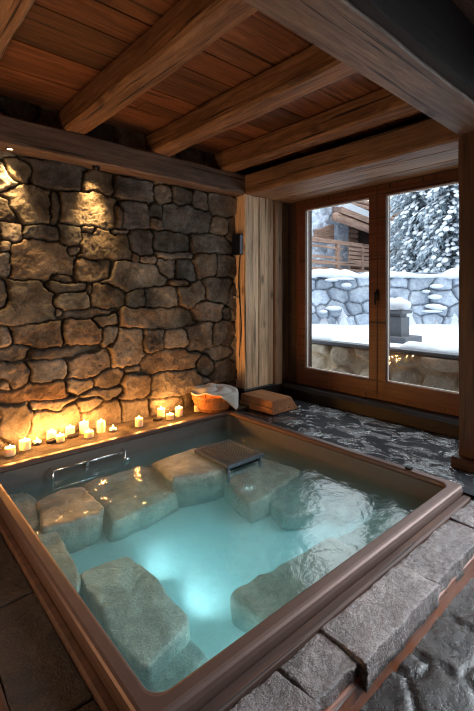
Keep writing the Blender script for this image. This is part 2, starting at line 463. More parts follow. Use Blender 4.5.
def build_stone_wall():
    seeds = []
    for (u, v, hw, hh) in ST:
        c = on_y(u, v, YW); ex = on_y(u + hw, v + hw * (v - HV) / (u - 713), YW); ez = on_y(u, v - hh, YW)
        seeds.append((c.x, c.z, abs(ex.x - c.x), abs(ez.z - c.z), 0.0))
    rnd = random.Random(3)
    tones = [TONE.get(i) for i in range(len(seeds))]
    # stones beyond the picture's edge and the hidden top course
    for zz in np.arange(-0.05, 2.8, 0.24):
        x = -1.8
        while x < 0.68:
            w = rnd.uniform(.16, .36); seeds.append((x + w / 2, zz + rnd.uniform(-.03, .03), w / 2, .12, 0)); tones.append(None); x += w
    for x in np.arange(0.75, 4.0, 0.34):
        seeds.append((x, 2.44, .17, .11, 0)); tones.append(None)
        seeds.append((x + .13, 2.66, .17, .11, 0)); tones.append(None)
    for z in np.arange(0.05, 2.3, 0.25):
        seeds.append((3.5, z, .2, .12, 0)); tones.append(None); seeds.append((3.85, z, .2, .12, 0)); tones.append(None)
    xs = np.concatenate([np.arange(-1.8, 0.70, 0.025), np.arange(0.70, 3.3, 0.0085), np.arange(3.3, 4.2, 0.04)])
    zs = np.arange(-0.12, 2.78, 0.0085)
    X, Z = np.meshgrid(xs, zs)
    idx, e, m1 = stone_field(X, Z, seeds, 3.4, (0.07, 9.0), seed=4)
    n1 = fbm(X * 7, Z * 7, 11); n2 = fbm(X * 24, Z * 24, 15); n3 = fbm(X * 70, Z * 70, 19, 2)
    rid = np.random.RandomState(5); off = rid.uniform(-.012, .016, len(seeds)); tx = rid.uniform(-.1, .1, len(seeds)); tz = rid.uniform(-.1, .1, len(seeds))
    sa = np.array(seeds)
    prof = np.clip(e / 0.013, 0, 1); prof = 1 - (1 - prof) ** 2.0
    h = prof * (0.050 + off[idx] + tx[idx] * (X - sa[idx, 0]) + tz[idx] * (Z - sa[idx, 1]) + (n1 - .5) * .026 + (n2 - .5) * .020 + (n3 - .5) * .010) + (1 - prof) * (-0.008 + (n2 - .5) * .01)
    Y = YW - h
    nz, nx = X.shape
    V = np.stack([X, Y, Z], -1).reshape(-1, 3)
    I = np.arange(nz * nx).reshape(nz, nx)
    Fq = np.stack([I[:-1, :-1], I[:-1, 1:], I[1:, 1:], I[1:, :-1]], -1).reshape(-1, 4)
    base = []
    for i in range(len(seeds)):
        r = random.Random(i * 17 + 3); g = r.uniform(.48, 1.15); w = r.uniform(-.05, .12)
        base.append(tones[i] or (g * (1 + w), g, g * (1 - w)))
    T = np.array(base)[idx]
    mort = np.clip((e - 0.0025) / 0.005, 0, 1)[..., None]
    T = T * mort + np.array((.30, .27, .24)) * (1 - mort)
    # a block behind so the wall has a body
    b = len(V); yb = YW + 0.3
    x0, x1, z0, z1 = xs[0], xs[-1], zs[0], zs[-1]
    V = np.concatenate([V, [(x0, yb, z0), (x1, yb, z0), (x1, yb, z1), (x0, yb, z1)]])
    faces = Fq.tolist()
    faces.append([b + 1, b, b + 3, b + 2])
    faces.append(I[-1, :].tolist() + [b + 2, b + 3]); faces.append(I[0, ::-1].tolist() + [b, b + 1])
    faces.append(I[::-1, 0].tolist()[::-1] + [b + 3, b]); faces.append(I[::-1, -1].tolist() + [b + 1, b + 2])
    o = mesh('wall_back', V.tolist(), faces, M['stone'], None, True)
    a = o.data.color_attributes.new('tint', 'FLOAT_COLOR', 'POINT')
    TT = np.concatenate([np.concatenate([T.reshape(-1, 3), np.ones((nz * nx, 1))], 1), np.ones((4, 4))])
    a.data.foreach_set('color', TT.astype(np.float32).ravel())
    tag(o, 'rough grey and tan natural stone wall behind the candles', kind='structure')
build_stone_wall()

# ceiling: planks running along x
mb = MB(); rnd = random.Random(12); y = -1.6
while y < YW + 0.2:
    w = rnd.uniform(.17, .25); x = -1.9 + rnd.uniform(-1.2, 0)
    while x < 4.2:
        L = rnd.uniform(1.6, 3.2); g = rnd.uniform(.55, 1.15); r = rnd.uniform(.94, 1.1)
        mb.box((max(x, -1.9), y + .003, ZC + rnd.uniform(0, .008)), (min(x + L, 4.2) - .003, y + w - .002, ZC + .05), (g * r, g, g / r), bev=.004)
        x += L
    y += w
mb.box((-1.9, -1.6, ZC + .05), (4.3, 4.1, ZC + .2), (.5, .5, .5))
tag(mb.build('ceiling', M['ceil'], tint=True), 'reddish brown plank ceiling over the beams', kind='structure')

# joists along y
JX = [-0.44, 0.39, 1.215, 2.045, 2.88]
JL = ['', 'ceiling joist at the corner of the ceiling nearest the viewer', 'thick rough timber joist nearest the viewer of the full-length three', 'middle timber joist of the ceiling', 'timber joist closest to the window header']
for i, x in enumerate(JX):
    mb = MB(); bar(mb, (x, 0.99, 2.52), (x + .195, YW + .02, ZC + .004), 1, .009, .02, seed=i * 9)
    o = mb.build('ceiling_joist', M['joist'], smooth=False); o['kind'] = 'structure'; o['group'] = 'timber ceiling joists'
    if JL[i]: o['label'] = JL[i]
# beam over the stone wall
mb = MB(); bar(mb, (-1.7, YP, 2.30), (3.26, YW + .03, 2.53), 0, .008, .018, seed=40)
tag(mb.build('wall_beam', M['beam_x']), 'long grey-brown timber beam along the top of the stone wall', kind='structure')
# big beam near the viewer
mb = MB(); bar(mb, (-1.8, 0.955, 2.336), (3.47, 1.222, ZC + .004), 0, .006, .007, seed=55)
tag(mb.build('main_beam', M['beam_x']), 'heavy weathered grey beam carried by the dark post', kind='structure')
mb = MB(); bar(mb, (-1.8, .90, 2.352), (3.47, .962, ZC + .004), 0, .005, .006, seed=57)  # thin board added so the beam's near side reads as shaded
tag(mb.build('beam_shade_board', M['beam_shade']), 'dark board added as the shaded near side of the heavy grey beam', kind='structure')
# header over the window with its planked soffit
mb = MB(); bar(mb, (3.217, 1.2, 2.30), (3.42, YP + .1, 2.53), 1, .007, .016, seed=60)
tag(mb.build('window_header', M['beam_y']), 'timber header beam over the window', kind='structure')
mb = MB(); bar(mb, (3.217, -1.5, 2.30), (3.42, .98, 2.53), 1, .007, .016, seed=61)
tag(mb.build('window_header', M['beam_y']), kind='structure')
mb = MB(); x = 3.42
for k in range(4):
    g = [.95, 1.1, .85, 1.0][k]
    mb.box((x + .002, -1.5, 2.305 + .003 * (k % 2)), (x + .139, YP + .1, 2.335), (g, g, g), .004); x += .14
tag(mb.build('soffit', M['sof'], tint=True), 'pale planked soffit between header and window', kind='structure')

# timber pier at the end of the stone wall
pier = empty('timber_pier', (3.6, 3.6, 0.12)); tag(pier, 'plank-clad timber pier between stone wall and window', kind='structure')
PO = pier.location
def kid(mb, name, mat, par, **kw):
    mb.v = [tuple(Vector(v) - par.location) for v in mb.v]
    return mb.build(name, mat, par, **kw)
ub = [245, 253, 259, 268.5, 274.5, 281.5, 291]
xb = [on_y(u, 300, YP).x for u in ub]
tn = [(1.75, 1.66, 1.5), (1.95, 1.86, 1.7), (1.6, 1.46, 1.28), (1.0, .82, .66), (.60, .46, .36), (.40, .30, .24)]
yo = [0, .004, .002, .012, -.014, .03]
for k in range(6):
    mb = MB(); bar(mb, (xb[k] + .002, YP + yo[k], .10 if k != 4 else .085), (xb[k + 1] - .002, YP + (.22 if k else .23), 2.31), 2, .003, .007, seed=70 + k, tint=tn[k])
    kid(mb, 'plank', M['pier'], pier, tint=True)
mb = MB(); mb.box((3.30, YP + .05, .0), (XW, YW + .02, 2.31), (.4, .34, .28)); kid(mb, 'core', M['pier'], pier, tint=True)
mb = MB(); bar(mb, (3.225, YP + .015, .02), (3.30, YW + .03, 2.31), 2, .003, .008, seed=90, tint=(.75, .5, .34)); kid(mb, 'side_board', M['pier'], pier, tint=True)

# window sill and plinth
mb = MB(); bar(mb, (3.80, .4, -.08), (4.02, YP + .02, .088), 1, .006, .03, seed=100)
tag(mb.build('trim_1', M['sill']), 'dark glossy timber step below the window', kind='structure')
mb = MB(); bar(mb, (3.20, YP - .012, -.08), (3.83, YW + .03, .10), 0, .004, .012, seed=103)
tag(mb.build('trim_2', M['sill']), 'dark plinth under the timber pier', kind='structure')

# post carrying the beam
mb = MB(); bar(mb, (3.217, .985, .02), (3.46, 1.222, 2.345), 2, .006, .014, seed=110)
tag(mb.build('beam_post', M['post']), 'dark brown square timber post under the heavy beam', kind='structure')
mb = MB(); bar(mb, (3.15, .90, -.09), (3.52, 1.245, .022), 1, .004, .012, seed=113)
tag(mb.build('post_base', M['edge_y']), 'reddish brown timber pad under the dark post', kind='structure')

# window walls (solid parts), the second window lies outside the picture
mb = MB()
mb.box((XW - .01, -1.6, -.4), (XW + .3, YW + .1, .06)); mb.box((XW - .01, -1.6, 2.30), (XW + .3, YW + .1, 2.9))
mb.box((XW - .005, .95, .06), (XW + .3, 1.20, 2.31)); mb.box((XW - .005, 3.395, .06), (XW + .3, YW + .1, 2.31)); mb.box((XW - .005, -1.6, .06), (XW + .3, -1.3, 2.31))
tag(mb.build('wall_right', M['darkwood']), 'dark timber wall around the window', kind='structure')
mb = MB(); mb.box((-1.95, -1.7, -.4), (-1.7, YW + .3, 2.9)); tag(mb.build('wall_left', M['darkwood']), kind='structure')
mb = MB(); mb.box((-1.95, -1.9, -.4), (4.3, -1.55, 2.9)); tag(mb.build('wall_front', M['darkwood']), kind='structure')

def window(name, y0, y1, label, handle=True):
    w = empty(name, (XW, (y0 + y1) / 2, .07)); w['kind'] = 'structure'
    if label: w['label'] = label
    x0, x1 = XW - .004, XW + .09
    z0, z1 = .07, 2.302
    mid = (y0 + y1) / 2
    def jamb(lo, hi, mat, nm): 
        mb = MB(); mb.box(lo, hi, bev=.008); return kid(mb, nm, mat, w)
    fw = .055
    mb = MB()
    mb.box((x0, y0, z0), (x1, y0 + fw, z1), bev=.006); mb.box((x0, y1 - fw, z0), (x1, y1, z1), bev=.006)
    mb.box((x0, y0 + fw, z0), (x1, y1 - fw, z0 + .07), bev=.006); mb.box((x0, y0 + fw, z1 - .05), (x1, y1 - fw, z1), bev=.006)
    kid(mb, 'window_frame', M['frame'], w)
    for (a, b) in ((y0 + fw, mid - .002), (mid + .002, y1 - fw)):
        s = .095; xs0, xs1 = x0 - .012, x1 - .02
        mb = MB()
        za, zb, g0, g1 = z0 + .07, z1 - .05, .29, 2.185
        mb.box((xs0, a, za), (xs1, a + s, zb), bev=.007); mb.box((xs0, b - s, za), (xs1, b, zb), bev=.007)
        mb.box((xs0 + .001, a + s - .004, za), (xs1, b - s + .004, g0), bev=.006); mb.box((xs0 + .001, a + s - .004, g1), (xs1, b - s + .004, zb), bev=.006)
        sash = kid(mb, 'sash', M['frame_h'], w)
        mb = MB(); mb.v = []
        mb.box((xs0 + .035, a + s - .01, g0 - .01), (xs0 + .041, b - s + .01, g1 + .01))
        p = kid(mb, 'pane', M['glass'], w); p.parent = sash; p.matrix_parent_inverse = Matrix.Identity(4)
        mb = MB()  # pale glazing seal
        mb.box((xs0 + .026, a + s - .001, g0), (xs0 + .05, a + s + .007, g1)); mb.box((xs0 + .026, b - s - .007, g0), (xs0 + .05, b - s + .001, g1))
        mb.box((xs0 + .026, a + s, g0 - .001), (xs0 + .05, b - s, g0 + .008)); mb.box((xs0 + .026, a + s, g1 - .008), (xs0 + .05, b - s, g1 + .001))
        q = kid(mb, 'glazing_seal', M['white'], w); q.parent = sash
    if handle:
        hz = on_x(379, 295, x0).z
        mb = MB(); mb.box((x0 - .022, mid - .02, hz - .06), (x0 - .012, mid + .012, hz + .06), bev=.004)
        mb.tube([(x0 - .02, mid, hz + .02), (x0 - .06, mid, hz + .02)], .009)
        mb.tube([(x0 - .058, mid + .005, hz + .025), (x0 - .06, mid, hz), (x0 - .06, mid - .004, hz - .10)], [.010, .011, .009])
        tag(kid(mb, 'window_handle', M['iron'], w, smooth=True), 'black iron handle')
window('window_1', 1.20, 3.395, 'two-sash brown timber window looking onto snow')
window('window_2', -1.30, .95, None, False)

# floors
def build_floor():
    xs = np.arange(-1.7, 3.95, .02); ys = np.arange(-1.5, .83, .013)
    X, Y = np.meshgrid(xs, ys)
    seeds = []
    for (u, v, hw, hh) in [(452, 648, .16, .11), (466, 604, .15, .09), (416, 668, .06, .06), (440, 695, .15, .11), (388, 692, .10, .12)]:
        p = on_z(u, v, -.24); seeds.append((p.x, p.y, hw, hh, 0))
    rnd = random.Random(4)
    for gx in np.arange(-1.6, 4.0, .42):
        for gy in np.arange(-1.4, .85, .31):
            px, py = gx + rnd.uniform(-.07, .07), gy + rnd.uniform(-.05, .05)
            if any(abs(px - s[0]) < s[2] + .12 and abs(py - s[1]) < s[3] + .09 for s in seeds[:5]): continue
            seeds.append((px, py, .21, .16, 0))
    idx, e, _ = stone_field(X, Y, seeds, 5.0, (.04, 7.0), seed=31)
    pr = np.clip(e / .010, 0, 1); pr = 1 - (1 - pr) ** 2
    h = pr * (.022 + (fbm(X * 8, Y * 8, 41) - .5) * .010 + (fbm(X * 26, Y * 26, 43) - .5) * .006) - .012
    V = np.stack([X, Y, -.245 + h], -1).reshape(-1, 3)
    ny, nx = X.shape; I = np.arange(ny * nx).reshape(ny, nx)
    Fq = np.stack([I[:-1, :-1], I[:-1, 1:], I[1:, 1:], I[1:, :-1]], -1).reshape(-1, 4)
    rs = np.random.RandomState(8); g = rs.uniform(.7, 1.1, len(seeds)); T = g[idx][..., None] * np.ones(3)
    mo = np.clip((e - .002) / .006, 0, 1)[..., None]; T = T * mo + .35 * (1 - mo)
    o = mesh('floor', V.tolist(), Fq.tolist(), M['flag'], None, True)
    a = o.data.color_attributes.new('tint', 'FLOAT_COLOR', 'POINT')
    a.data.foreach_set('color', np.concatenate([T.reshape(-1, 3), np.ones((ny * nx, 1))], 1).astype(np.float32).ravel())
    tag(o, 'wet dark flagstone floor below the stone kerb', kind='structure')
    mb = MB(); mb.box((-1.8, -1.6, -.5), (.5, YW, -.27)); mb.box((.3, -1.6, -.5), (4.1, .9, -.28)); mb.box((2.85, .5, -.5), (4.1, YW, -.14))
    tag(mb.build('floor_base', M['flag']), kind='structure')
build_floor()

# wet slate deck between tub and window
def build_deck():
    xs = np.arange(2.80, 3.86, .02); ys = np.arange(.86, 3.76, .02)
    X, Y = np.meshgrid(xs, ys)
    Z = -.05 + (fbm(X * 6, Y * 6, 61) - .5) * .012
    for yj in (1.62, 2.32, 2.98):
        Z = Z - .006 * np.exp(-((Y - yj - (fbm(X * 4, Y * 0 + yj, 3) - .5) * .03) / .008) ** 2)
    ny, nx = X.shape; I = np.arange(ny * nx).reshape(ny, nx)
    V = np.stack([X, Y, Z], -1).reshape(-1, 3).tolist()
    Fq = np.stack([I[:-1, :-1], I[:-1, 1:], I[1:, 1:], I[1:, :-1]], -1).reshape(-1, 4).tolist()
    o = mesh('floor_deck', V, Fq, M['deck'], None, True)
    tag(o, 'wet black slate deck between tub and window', kind='structure')
build_deck()
# ledge behind the tub for the candles
mb = MB(); bar(mb, (-.2, 3.285, -.16), (3.21, YW + .03, -.018), 0, .003, .01, seed=121)
tag(mb.build('ledge', M['ledge']), 'narrow stone ledge carrying the candles', kind='structure')

# kerb of big slabs in front of and beside the tub
kerb = empty('stone_kerb', (1.2, .9, -.2)); tag(kerb, 'row of large worn stone slabs edging the tub', kind='structure')
def local(poly, par): return [(p[0] - par.location.x, p[1] - par.location.y) for p in poly]
def kslab(x0, x1, y0, y1, z1, mat, seed, irregular=.0, rough=.006):
    r = random.Random(seed); j = lambda: r.uniform(-1, 1) * irregular
    nb = 7
    bot = [(x0 + (x1 - x0) * k / nb, y0 + j()) for k in range(nb + 1)]
    poly = bot + [(x1, y1), (x0, y1)]
    rock('slab', local(poly, kerb), 0.03, z1 + .2, mat, kerb, .008, rough, 1.0, seed=seed, n=120, freq=6, rnd=0)
XS = [.30, .62, 1.055, 1.285, 1.885, 2.47, 3.12]
for k in range(6):
    kslab(XS[k] + .002, XS[k + 1] - .002, .795 + [.0, .0, .02, -.005, .01, -.01][k], .985, -.078 + [0, .0, -.006, .004, .0, .006][k], M['slab'], 200 + k, .007, .007)
YS = [1.0, 1.30, 1.93, 2.62, 3.28]
for k in range(4):
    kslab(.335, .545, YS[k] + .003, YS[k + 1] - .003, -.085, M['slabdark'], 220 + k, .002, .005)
mb = MB(); bar(mb, (.28, .80, -.27), (3.5, .85, -.13), 0, .008, .012, seed=130)
tag(mb.build('trim_3', M['riser']), 'orange-brown timber riser below the front slabs', kind='structure')
mb = MB(); bar(mb, (.275, .84, -.27), (.335, 3.4, -.075), 1, .005, .01, seed=131)
tag(mb.build('trim_4', M['edge_y']), 'timber edging beside the dark slabs', kind='structure')
mb = MB(); bar(mb, (.55, .985, -.2), (2.84, 1.035, -.062), 0, .002, .008, seed=132); bar(mb, (.545, 1.0, -.2), (.585, 3.3, -.066), 1, .002, .008, seed=133)
mb.box((.5, 1.0, -.3), (2.8, 1.03, -.15))
tag(mb.build('trim_5', M['edge_x']), 'narrow brown timber strip round the tub', kind='structure')

# ------------------------------------------------------------------ the tub
TX0, TX1, TY0, TY1 = .578, 2.80, 1.032, 3.285
tub = empty('hot_tub', ((TX0 + TX1) / 2, (TY0 + TY1) / 2, -.35))
tag(tub, 'sunken square hot tub with bronze rim and turquoise water', 'hot tub')
def rrect(ins, r, z, n=8):
    x0, x1, y0, y1 = TX0 + ins, TX1 - ins, TY0 + ins, TY1 - ins
    r = max(r, .002); out = []
    for cx, cy, a0 in ((x1 - r, y1 - r, 0), (x0 + r, y1 - r, PI / 2), (x0 + r, y0 + r, PI), (x1 - r, y0 + r, 1.5 * PI)):
        for k in range(n + 1):
            a = a0 + PI / 2 * k / n; out.append((cx + r * math.cos(a), cy + r * math.sin(a), z))
    return out
def loft(name, loops, mat, parent, cap=False):
    m = len(loops[0]); vs = [Vector(p) - parent.location for L in loops for p in L]; fs = []
    for i in range(len(loops) - 1):
        for k in range(m): fs.append((i * m + k, i * m + (k + 1) % m, (i + 1) * m + (k + 1) % m, (i + 1) * m + k))
    if cap: fs.append(tuple((len(loops) - 1) * m + k for k in range(m)))
    return mesh(name, vs, fs, mat, parent, False)
o = loft('rim', [rrect(.004, .03, -.20), rrect(.0, .03, -.055), rrect(-.004, .032, -.05), rrect(-.004, .032, -.03), rrect(.0, .03, -.012), rrect(.006, .03, -.003), rrect(.016, .035, .0),
                 rrect(.050, .055, .0), rrect(.058, .06, -.002), rrect(.063, .062, -.008), rrect(.064, .062, -.03), rrect(.056, .06, -.045)], M['bronze'], tub); fix_normals(o)
basin = loft('basin', [rrect(.058, .06, -.03), rrect(.060, .06, -.2), rrect(.062, .07, -.32), rrect(.10, .09, -.345)], M['liner'], tub)
fl = loft('basin_floor', [rrect(.095, .09, -.343), rrect(.3, .02, -.346)], M['linerfloor'], tub, True)
# chrome hand rail on the back wall of the basin
yb = TY1 - .062
mb = MB()
a1 = on_y(53, 468.5, yb - .05); a2 = on_y(125, 450, yb - .05); zt = -.098; zb_ = -.235
xa, xc = a1.x, a2.x
def rl(*p): return [(q[0], q[1], q[2]) for q in p]
mb.tube(rl((xa, yb - .05, zt), (xc, yb - .05, zt)), .010); mb.tube(rl((xa, yb - .05, zb_), (xa + (xc - xa) * .68, yb - .05, zb_)), .009)
mb.tube(rl((xa, yb - .05, zt + .006), (xa, yb - .05, zb_ - .006)), .008); mb.tube(rl((xc, yb - .05, zt + .006), (xc, yb - .05, zb_ - .03)), .007)
for x in (xa, xc): mb.tube(rl((x, yb - .05, zt), (x, yb + .01, zt)), .008)
rail = kid(mb, 'hand_rail', M['chrome'], tub, smooth=True)
xm = on_y(86, 459, yb).x
mb = MB(); mb.box((xm - .012, yb - .03, -.14), (xm + .012, yb + .005, -.105), bev=.003)
kid(mb, 'fitting', M['chrome'], tub)
def disc(name, c, axis, r, dep, mat, parent):
    mb = MB(); mb.lathe([(0.0001, 0), (r * .8, 0), (r * .95, -dep * .3), (r, -dep)], n=28)
    R = Vector((0, 0, 1)).rotation_difference(Vector(axis)).to_matrix()
    mb.v = [tuple(R @ Vector(v) + Vector(c)) for v in mb.v]
    return kid(mb, name, mat, parent, smooth=True)
jt = disc('jet_nozzle', (on_y(126, 470, yb).x, yb - .02, -.20), (0, -1, 0), .035, .03, M['chrome'], tub)
LAMPS = [((1.14, TY0 + .075, -.235), (.25, 1, -.15)), ((1.095, 1.62, -.285), (1, .2, .45)), ((1.095, 1.95, -.285), (.9, .5, .45)), ((2.20, 2.36, -.25), (-.6, -.8, -.15))]
for c, ax in LAMPS:
    ring = disc('pool_lamp', c, ax, .042, .02, M['chrome'], tub)
    c2 = Vector(c) + Vector(ax) * .003
    g = disc('lens', c2, ax, .032, .004, M['poolglow'], tub); g.parent = ring
    L = bpy.data.lights.new('pool_lamp_light', 'SPOT'); L.energy = (4 if c[1] < 1.3 else (17 if c[1] > 2.2 else 7)); L.color = (.84, .97, 1.0); L.shadow_soft_size = .06; L.spot_size = 2.6; L.spot_blend = .6
    lo = bpy.data.objects.new('pool_lamp_light', L); COL.objects.link(lo); lo.location = Vector(c) + Vector(ax) * .03
    lo.rotation_euler = Vector(ax).to_track_quat('-Z', 'Y').to_euler()
# little black clip on the far rim
mb = MB(); p = on_z(417, 464, 0.0); mb.box((TX1 - .05, p.y - .02, -.002), (TX1 - .012, p.y + .02, .014), bev=.004); kid(mb, 'rim_clip', M['iron'], tub)

# water
ZW = -.145
def build_water():
    n = 90; x0, x1, y0, y1 = TX0 + .05, TX1 - .05, TY0 + .05, TY1 - .05
    vs = []; fs = []
    for j in range(n + 1):
        for i in range(n + 1):
            x = x0 + (x1 - x0) * i / n; y = y0 + (y1 - y0) * j / n
            z = .004 * mn.noise(Vector((x * 2.2, y * 2.2, 3))) + .0025 * mn.noise(Vector((x * 7, y * 7, 9)))
            vs.append((x, y, ZW + z))
    k = n + 1
    for j in range(n):
        for i in range(n): fs.append((j * k + i, j * k + i + 1, (j + 1) * k + i + 1, (j + 1) * k + i))
    b = len(vs); zb = -.355
    vs += [(x0, y0, zb), (x1, y0, zb), (x1, y1, zb), (x0, y1, zb)]
    fs.append((b, b + 3, b + 2, b + 1))
    fs.append(tuple([b, b + 1] + [i for i in range(n, -1, -1)]))
    fs.append(tuple([b + 1, b + 2] + [j * k + n for j in range(n, -1, -1)]))
    fs.append(tuple([b + 2, b + 3] + [n * k + i for i in range(0, n + 1)]))
    fs.append(tuple([b + 3, b] + [j * k for j in range(0, n + 1)]))
    o = mesh('pool_water', vs, fs, M['water'], None, True); fix_normals(o)
    tag(o, 'clear turquoise rippled water filling the hot tub', 'water', kind='stuff')
build_water()

# boulders in the tub : top outlines from the photograph, each at its own depth
def zp(z, *uv):
    return [tuple(on_z(u, v, z)[:2]) for u, v in uv]
def clampp(poly):
    return [(min(max(x, TX0 + .09), TX1 - .09), min(max(y, TY0 + .09), TY1 - .09)) for x, y in poly]
BG = 'boulders set in the hot tub'
def boulder(poly, z1, label, mat='boulder', bev=.022, rough=.028, tilt=(0, 0), seed=0, flare=1.04, z0=-.34):
    poly = clampp(poly)
    cx = sum(p[0] for p in poly) / len(poly); cy = sum(p[1] for p in poly) / len(poly)
    o = rock('boulder', [(p[0] - cx, p[1] - cy) for p in poly], 0, z1 - z0, M[mat], None, bev, rough, flare, tilt, seed, rnd=1)
    o.location = (cx, cy, z0)
    tag(o, label, 'boulder', BG); return o
boulder(zp(-.21, (76, 574), (128, 551), (163, 580), (193, 612), (194, 624), (150, 668), (110, 640)), -.21, 'biggest flat-topped grey boulder at the near corner of the tub', seed=1, rough=.022)
boulder(zp(-.285, (142, 672), (187, 634), (210, 655), (180, 690), (150, 700)), -.285, 'low pale step stone beside the biggest boulder', seed=2, rough=.015)
boulder(zp(-.19, (34, 527), (56, 529), (70, 548), (83, 575), (78, 590), (50, 565)), -.19, 'narrow ribbed stone against the tub wall before the biggest boulder', seed=3, rough=.02)
boulder(zp(-.16, (36, 500), (62, 487), (82, 486), (104, 505), (100, 513), (70, 524), (44, 529)), -.16, 'thick block boulder with sheer face below the chrome rail', seed=4, rough=.02, flare=.97)
boulder(zp(-.17, (-20, 494), (22, 490), (36, 500), (42, 522), (30, 530), (0, 512)), -.17, 'pale boulder in the tub corner nearest the first candle', seed=5)
boulder(zp(-.19, (84, 487), (140, 467), (160, 470), (179, 487), (160, 499), (112, 518), (104, 506)), -.19, 'long sloping slab boulder in the middle of the back row', seed=6, tilt=(0, .1))
boulder(zp(-.12, (152, 461), (196, 447), (214, 456), (234, 465), (206, 474), (172, 479)), -.12, 'flat-topped boulder rising dry beside the metal grate', seed=7, rough=.014, bev=.03, flare=.94)
boulder(zp(-.20, (224, 474), (262, 458), (304, 470), (290, 484), (252, 502), (234, 490)), -.20, 'rounded submerged boulder on the window side of the grate', seed=8)
boulder(zp(-.26, (258, 490), (304, 478), (338, 495), (318, 514), (284, 518)), -.26, 'deep submerged boulder under the window reflection', seed=9)
boulder([(1.27, 1.10), (2.02, 1.10), (2.03, 1.46), (1.70, 1.50), (1.26, 1.49)], -.20, 'long greenish bench boulder along the front wall of the tub', 'boulder_m', seed=10, rough=.022, bev=.03, flare=.97)
boulder([(2.06, 1.10), (2.70, 1.10), (2.70, 1.42), (2.40, 1.46), (2.07, 1.48)], -.24, 'submerged bench boulder at the corner near the dark post', 'boulder_m', seed=11)
boulder([(2.35, 1.62), (2.70, 1.60), (2.70, 2.20), (2.42, 2.15)], -.26, 'deep boulder against the window-side tub wall', 'boulder', seed=12)

# metal grate
g = empty('metal_grate', (2.21, 2.605, -.34)); tag(g, 'square ribbed steel grate lying level with the water', 'grate')
mb = MB(); X0, X1, Y0, Y1, zt = 2.025, 2.40, 2.39, 2.82, -.095
for lo, hi in (((X0, Y0), (X1, Y0 + .022)), ((X0, Y1 - .022), (X1, Y1)), ((X0, Y0 + .02), (X0 + .022, Y1 - .02)), ((X1 - .022, Y0 + .02), (X1, Y1 - .02))):
    mb.box((lo[0], lo[1], zt - .028), (hi[0], hi[1], zt), bev=.003)
kid(mb, 'grate_frame', M['grate'], g)
mb = MB(); x = X0 + .03
while x < X1 - .03: mb.box((x, Y0 + .018, zt - .02), (x + .018, Y1 - .018, zt - .003), bev=.002); x += .031
kid(mb, 'grate_bars', M['grate'], g)
for xx in (X0 + .02, X1 - .02):
    for yy in (Y0 + .02, Y1 - .02):
        mb = MB(); mb.tube([(xx, yy, zt - .02), (xx, yy, -.34)], .014); kid(mb, 'leg', M['grate'], g, smooth=True)
mb = MB(); mb.box((X0 + .03, Y0 + .03, zt - .06), (X1 - .03, Y1 - .03, zt - .045)); kid(mb, 'tray', M['iron'], g)

# ------------------------------------------------------------------ candles
LZ = -.016
CD = [(10, 455, 10, 8, 0), (25, 449, 11, 9, 0), (37, 444, 9, 4, 1), (49, 438, 9, 9, 0), (60, 441, 9, 6, 0), (66, 433, 9, 9, 0), (84, 433, 9, 11, 0), (89, 437, 9, 6, 0),
      (101, 432, 8, 11, 0), (113, 431, 9, 4, 1), (139, 426, 8, 8, 0), (161, 416.5, 8, 8, 0), (170, 419, 8, 5, 0), (179, 415.5, 8, 8, 0), (198, 411, 8, 6, 0)]
ORD = ['', 'first', 'second', 'third', 'fourth', 'fifth', 'sixth', 'seventh', 'eighth', 'ninth', 'tenth', 'eleventh', 'twelfth', 'thirteenth', 'fourteenth', 'fifteenth']
CL = []
def candle(u, v, w, h, tea, label):
    p = on_z(u, v, LZ); p.y = min(max(p.y, 3.335), 3.60)
    d = FX * p.x + FY * p.y; r = max(.5 * w * d / F, .028); H = h * d / F
    e = empty('candle', p); tag(e, label, 'candle', 'lit candles on the stone ledge')
    mb = MB()
    if tea:
        r = .034; H = .03
        mb.lathe([(.0001, 0), (r, 0), (r * 1.04, .022), (r * .96, .022), (r * .95, .012), (.0001, .012)], n=24); mb.build('candle_cup', M['chrome'], e, True)
        mb = MB(); mb.lathe([(r * .94, .010), (r * .93, .026), (r * .4, .024), (.0001, .023)], n=24); mb.build('wax', M['wax'], e, True)
        top = .023
    else:
        H = max(H, .035)
        mb.lathe([(.0001, 0), (r * .98, 0), (r, .004), (r, H - .006), (r * .96, H), (r * .86, H - .001), (r * .7, H - .008), (r * .3, H - .011), (.0001, H - .011)], n=28)
        mb.build('wax', M['wax'], e, True); top = H - .011
    mb = MB(); mb.tube([(0, 0, top - .003), (.001, 0, top + .012)], .0012, 6); mb.build('wick', M['black'], e)
    mb = MB(); mb.lathe([(.0001, top + .006), (.003, top + .009), (.0048, top + .014), (.004, top + .021), (.0018, top + .028), (.0001, top + .033)], n=12); mb.build('flame', M['flame'], e, True)
    L = bpy.data.lights.new('candle_light', 'POINT'); L.energy = 3.4; L.color = (1.0, .42, .10); L.shadow_soft_size = .012
    lo = bpy.data.objects.new('candle_light', L); COL.objects.link(lo); lo.location = p + Vector((0, 0, top + .05)); CL.append(lo)
n = len(CD)
for i, (u, v, w, h, tea) in enumerate(CD):
    k = n - i
    kind = 'low tealight candle in a metal cup' if tea else ('tall ivory pillar candle' if h >= 11 else ('short squat ivory candle' if h <= 6 else 'ivory pillar candle'))
    lab = f'lit {kind}, {ORD[k]} candle from the wooden bowl' if k > 1 else f'lit {kind} nearest the wooden bowl'
    candle(u, v, w, h, tea, lab)
